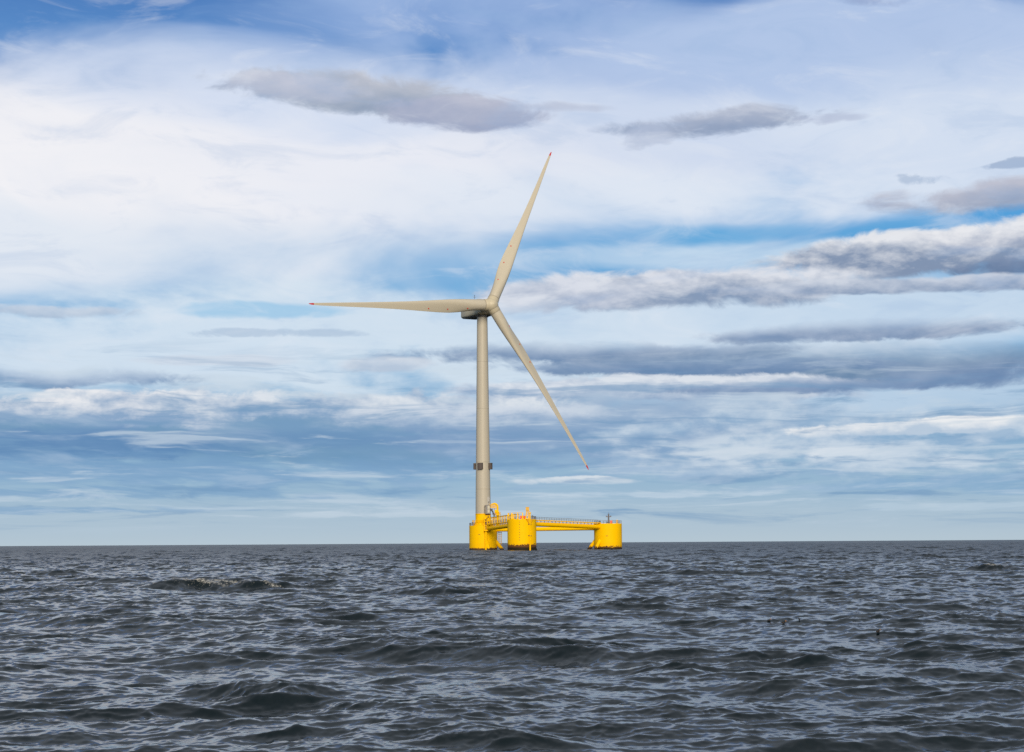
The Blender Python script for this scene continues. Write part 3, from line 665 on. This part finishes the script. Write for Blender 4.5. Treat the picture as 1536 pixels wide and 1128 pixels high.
# dark equipment boxes round the tower
ze, re_ = 36.4, tower_r(36.4)
for i in range(4):
    a_ = R(-19 + 90 * i); o_ = Vector((math.sin(a_), -math.cos(a_), 0)); s_ = Vector((math.cos(a_), math.sin(a_), 0)); f = MB()
    plan = [(-1.15, -.1), (-1.15, .75), (-.95, 1.0), (0, 1.18), (.95, 1.0), (1.15, .75), (1.15, -.1)]
    lo = [cA + s_ * p[0] + o_ * (re_ + p[1]) + UP * (ze - 1.35) for p in plan]; hi = [p + UP * 2.7 for p in lo]; n = len(plan)
    f.add(lo + hi, [list(range(n))[::-1], list(range(n, 2 * n))] + [(j, (j + 1) % n, n + (j + 1) % n, n + j) for j in range(n)], False)
    for x_ in (-.8, -.5, -.2, .2, .5, .8): f.box(cA + s_ * x_ + o_ * (re_ + 1.17 - abs(x_) * .19) + UP * ze, (.09, .1, 2.4), rotz(a_))
    eb = f.build('equipment_box', M_dark, turb)
    MB().box(cA + o_ * (re_ + .55) + UP * (ze + 1.39), (2.4, 1.35, .08), rotz(a_)).build('lid', M_seam, eb)
# nacelle
fw = Vector((math.sin(PSI), -math.cos(PSI), 0)); sd = Vector((math.cos(PSI), math.sin(PSI), 0)); top = Vector((cA.x, cA.y, 0))
def rsec(s_, hw, z0, z1, e=9, n=64):
    out = []
    for j in range(n):
        a_ = 2 * math.pi * j / n; cx, cz = math.cos(a_), math.sin(a_)
        out.append(top + fw * s_ + sd * hw * math.copysign(abs(cx) ** (2 / e), cx) + UP * ((z0 + z1) / 2 + (z1 - z0) / 2 * math.copysign(abs(cz) ** (2 / e), cz)))
    return out
secs = [(-13.6, 3.1, 103.0, 108.4), (-13.3, 3.7, 102.5, 109.0), (-12.6, 4.0, 102.25, 109.3), (-6, 4.05, 102.2, 109.5), (1.5, 4.0, 102.3, 109.4), (3.6, 3.7, 102.6, 109.1), (4.8, 3.0, 103.0, 108.9)]
nac = MB().loft([rsec(*q) for q in secs]).build('nacelle', M_nac, turb)
MB().box(top + fw * -4.9 + UP * 102.16, (6.6, 15.2, .12), rotz(PSI)).build('underside_panel', M_under, nac)
MB().lathe([(2.32, zt - .05), (2.75, zt + .15), (2.75, zt + .75)], cA, 64).build('yaw_bearing', M_under, turb)
f = MB(); p = top + fw * -2.2 - sd * 2.6 + UP * 109.3
f.tube(p, p + UP * 1.9, .07, n=8).tube(p + UP * 1.3 - sd * .5, p + UP * 1.3 + sd * .5, .05, n=6).tube(p + UP * 1.9 , p + UP * 2.15, .16, n=8); f.build('wind_sensor', M_dark, nac)
# rotor
nv_ = Vector((math.sin(PSI) * math.cos(TAU), -math.cos(PSI) * math.cos(TAU), math.sin(TAU)))
e1 = Vector((math.cos(PSI), math.sin(PSI), 0)); e2 = nv_.cross(e1)
if e2.z < 0: e2 = -e2
HB = at(736.5, 457.5, 800 - 9 * math.cos(PSI))
RL, TH = 84.5, R(27.38)
ANG = [TH + i * 2 * math.pi / 3 for i in range(3)]; DEF = (4.9, 3.8, 1.6)
f = MB(); rings = []
for q in np.linspace(-3.6, 3.3, 26):
    rad = 3.25 * math.sqrt(max(0.0, 1 - (max(0, q + .3) / 3.62) ** 2)) if q > -.3 else 3.25 - .12 * ((-q - .3) / 3.3) ** 2
    rings.append([HB + nv_ * q + (e1 * math.cos(a_) + e2 * math.sin(a_)) * max(rad, .02) for a_ in np.linspace(0, 2 * math.pi, 65)[:-1]])
f.loft(rings)
for a_ in ANG:
    rd = e1 * math.sin(a_) + e2 * math.cos(a_); f.path([HB + rd * .5, HB + rd * 3.35, HB + rd * 3.5], [2.62, 2.52, 2.4], 48)
hub = f.build('hub', M_nac, turb)
f = MB()
for a_ in ANG:
    rd = e1 * math.sin(a_) + e2 * math.cos(a_); f.path([HB + rd * 3.45, HB + rd * 3.75], 2.44, 48)
f.build('blade_bearing', M_seam, hub)
TAB = [  # radius, chord, thickness ratio, circle blend, twist deg, axis fraction
    (3.6, 4.75, 1, 1, 19, .5), (6, 4.75, 1, 1, 19, .5), (9, 4.9, .93, .85, 19, .49), (12, 5.25, .75, .55, 19, .46), (16, 5.7, .55, .2, 18.5, .42), (20, 5.8, .42, .04, 17.5, .39),
    (24, 5.5, .36, 0, 16.5, .37), (30, 4.8, .31, 0, 14.5, .35), (38, 3.85, .27, 0, 12.5, .33), (46, 3.1, .24, 0, 11, .32), (56, 2.4, .21, 0, 9.5, .31), (66, 1.85, .19, 0, 8, .3),
    (74, 1.45, .18, 0, 7, .3), (79, 1.15, .18, 0, 6.5, .3), (81.5, .95, .18, 0, 6, .3), (83.2, .7, .18, 0, 6, .32), (84.1, .42, .18, 0, 6, .36), (84.5, .12, .2, 0, 6, .4)]
tab = np.array(TAB)
def section(a_, r, dfl, n=40):
    ch, tk, bl, tw_, ax = (np.interp(r, tab[:, 0], tab[:, i]) for i in range(1, 6)); be = R(tw_)
    rd = e1 * math.sin(a_) + e2 * math.cos(a_); tg = e1 * math.cos(a_) - e2 * math.sin(a_)
    ce = tg * math.cos(be) + nv_ * math.sin(be); wn_ = nv_ * math.cos(be) - tg * math.sin(be)
    o = HB + rd * r - nv_ * (dfl * (r / RL) ** 2); pts = []
    for j in range(n):
        q = 2 * math.pi * j / n; xc = .5 * (1 - math.cos(q)); sgn = 1 if math.sin(q) >= 0 else -1   # 0 at the leading edge
        yt = 5 * tk * (.2969 * math.sqrt(xc) - .126 * xc - .3516 * xc ** 2 + .2843 * xc ** 3 - .1036 * xc ** 4)
        yc = .5 * math.sin(q) * tk
        yy = bl * yc + (1 - bl) * (sgn * yt - .035 * math.sin(math.pi * xc))
        pts.append(o + ce * ch * (ax - xc) + wn_ * ch * yy)
    return pts, o, ce, wn_, ch, tk, ax
RS = np.concatenate([np.linspace(3.6, 20, 24), np.linspace(22, 82.2, 50)])
names = ('upper blade pointing up and to the right', 'lower blade slanting down to the right', 'left blade lying level in front of the nacelle')
for a_, dfl, lab in zip(ANG, DEF, names):
    bl_ = MB().loft([section(a_, r, dfl)[0] for r in RS]).build('blade', M_bla, turb); bl_['label'] = lab
    MB().loft([section(a_, r, dfl)[0] for r in (82.2, 82.8, 83.3, 83.8, 84.15, 84.4, 84.5)]).build('blade_tip', M_red, bl_)
    for r in (12.0, 21.2, 30.2):
        pts, o, ce, wn_, ch, tk, ax = section(a_, r, dfl); p = min((q for q in pts), key=lambda q: ((q - o).dot(ce) - ch * (ax - .74)) ** 2 - .3 * (q - o).dot(wn_))
        MB().tube(p - wn_ * .1, p + wn_ * .07, .3, n=16).build('red_marker', M_red, bl_)

# ------------------------------------------------------------------ seabirds on the water
M_bird = mat('black_plumage', (.018, .014, .013), .6); M_bill = mat('orange_bill', (.80, .25, .02), .4); M_cheek = mat('yellow_white_cheek', (.50, .40, .16), .6)
def bird(origin):
    t = thing('seabird', 'x', 'bird', origin); o = Vector(origin)
    ax_ = [(-.16, .05), (-.12, .055), (-.05, .05), (.03, .055), (.075, .085), (.09, .12), (.105, .15), (.13, .168), (.15, .165)]
    MB().path([o + Vector((x_, 0, z_)) for x_, z_ in ax_], [.008, .035, .07, .072, .055, .042, .045, .038, .012], 16).build('body', M_bird, t)
    for e in (-1, 1): MB().path([o + Vector((.09, e * .030, .148)), o + Vector((.115, e * .038, .155)), o + Vector((.142, e * .024, .158))], [.008, .02, .007], 10).build('cheek', M_cheek, t)
    MB().path([o + Vector((.14, 0, .16)), o + Vector((.16, 0, .158)), o + Vector((.195, 0, .145))], [.024, .023, .004], 10).build('bill', M_bill, t)
    return t
GB = 'small seabirds floating on the waves'
B = bird((0, 0, 0)); kids = list(B.children)
spots = [(1153.5, 933, -20, 'dark seabird with an orange bill at the left end of the three floating together', 1.0), (1175.5, 937, 10, 'largest seabird, orange bill pointing right, middle of the three floating close together', 1.25),
         (1199, 931, 100, 'small all dark seabird facing away, behind the two bright billed ones', .9), (1317, 951, 25, 'lone dark seabird with an orange bill floating well to the right of the others', 1.2)]
for i, (x_, y_, a_, lab, sc_) in enumerate(spots):
    if i == 0: t, ks = B, kids
    else:
        t = B.copy(); C.collection.objects.link(t)
        for kd in kids: c_ = kd.copy(); C.collection.objects.link(c_); c_.parent = t
    for Y_ in np.arange(45, 130, .15):                          # the swell it sits on
        p = at(x_, y_, Y_)
        if p.z <= sea_height(p.x, p.y): break
    t.location = (p.x, p.y, sea_height(p.x, p.y) + .008); t.rotation_euler = (0, 0, R(a_)); t.scale = (sc_ * .45,) * 3; t['label'] = lab; t['group'] = GB
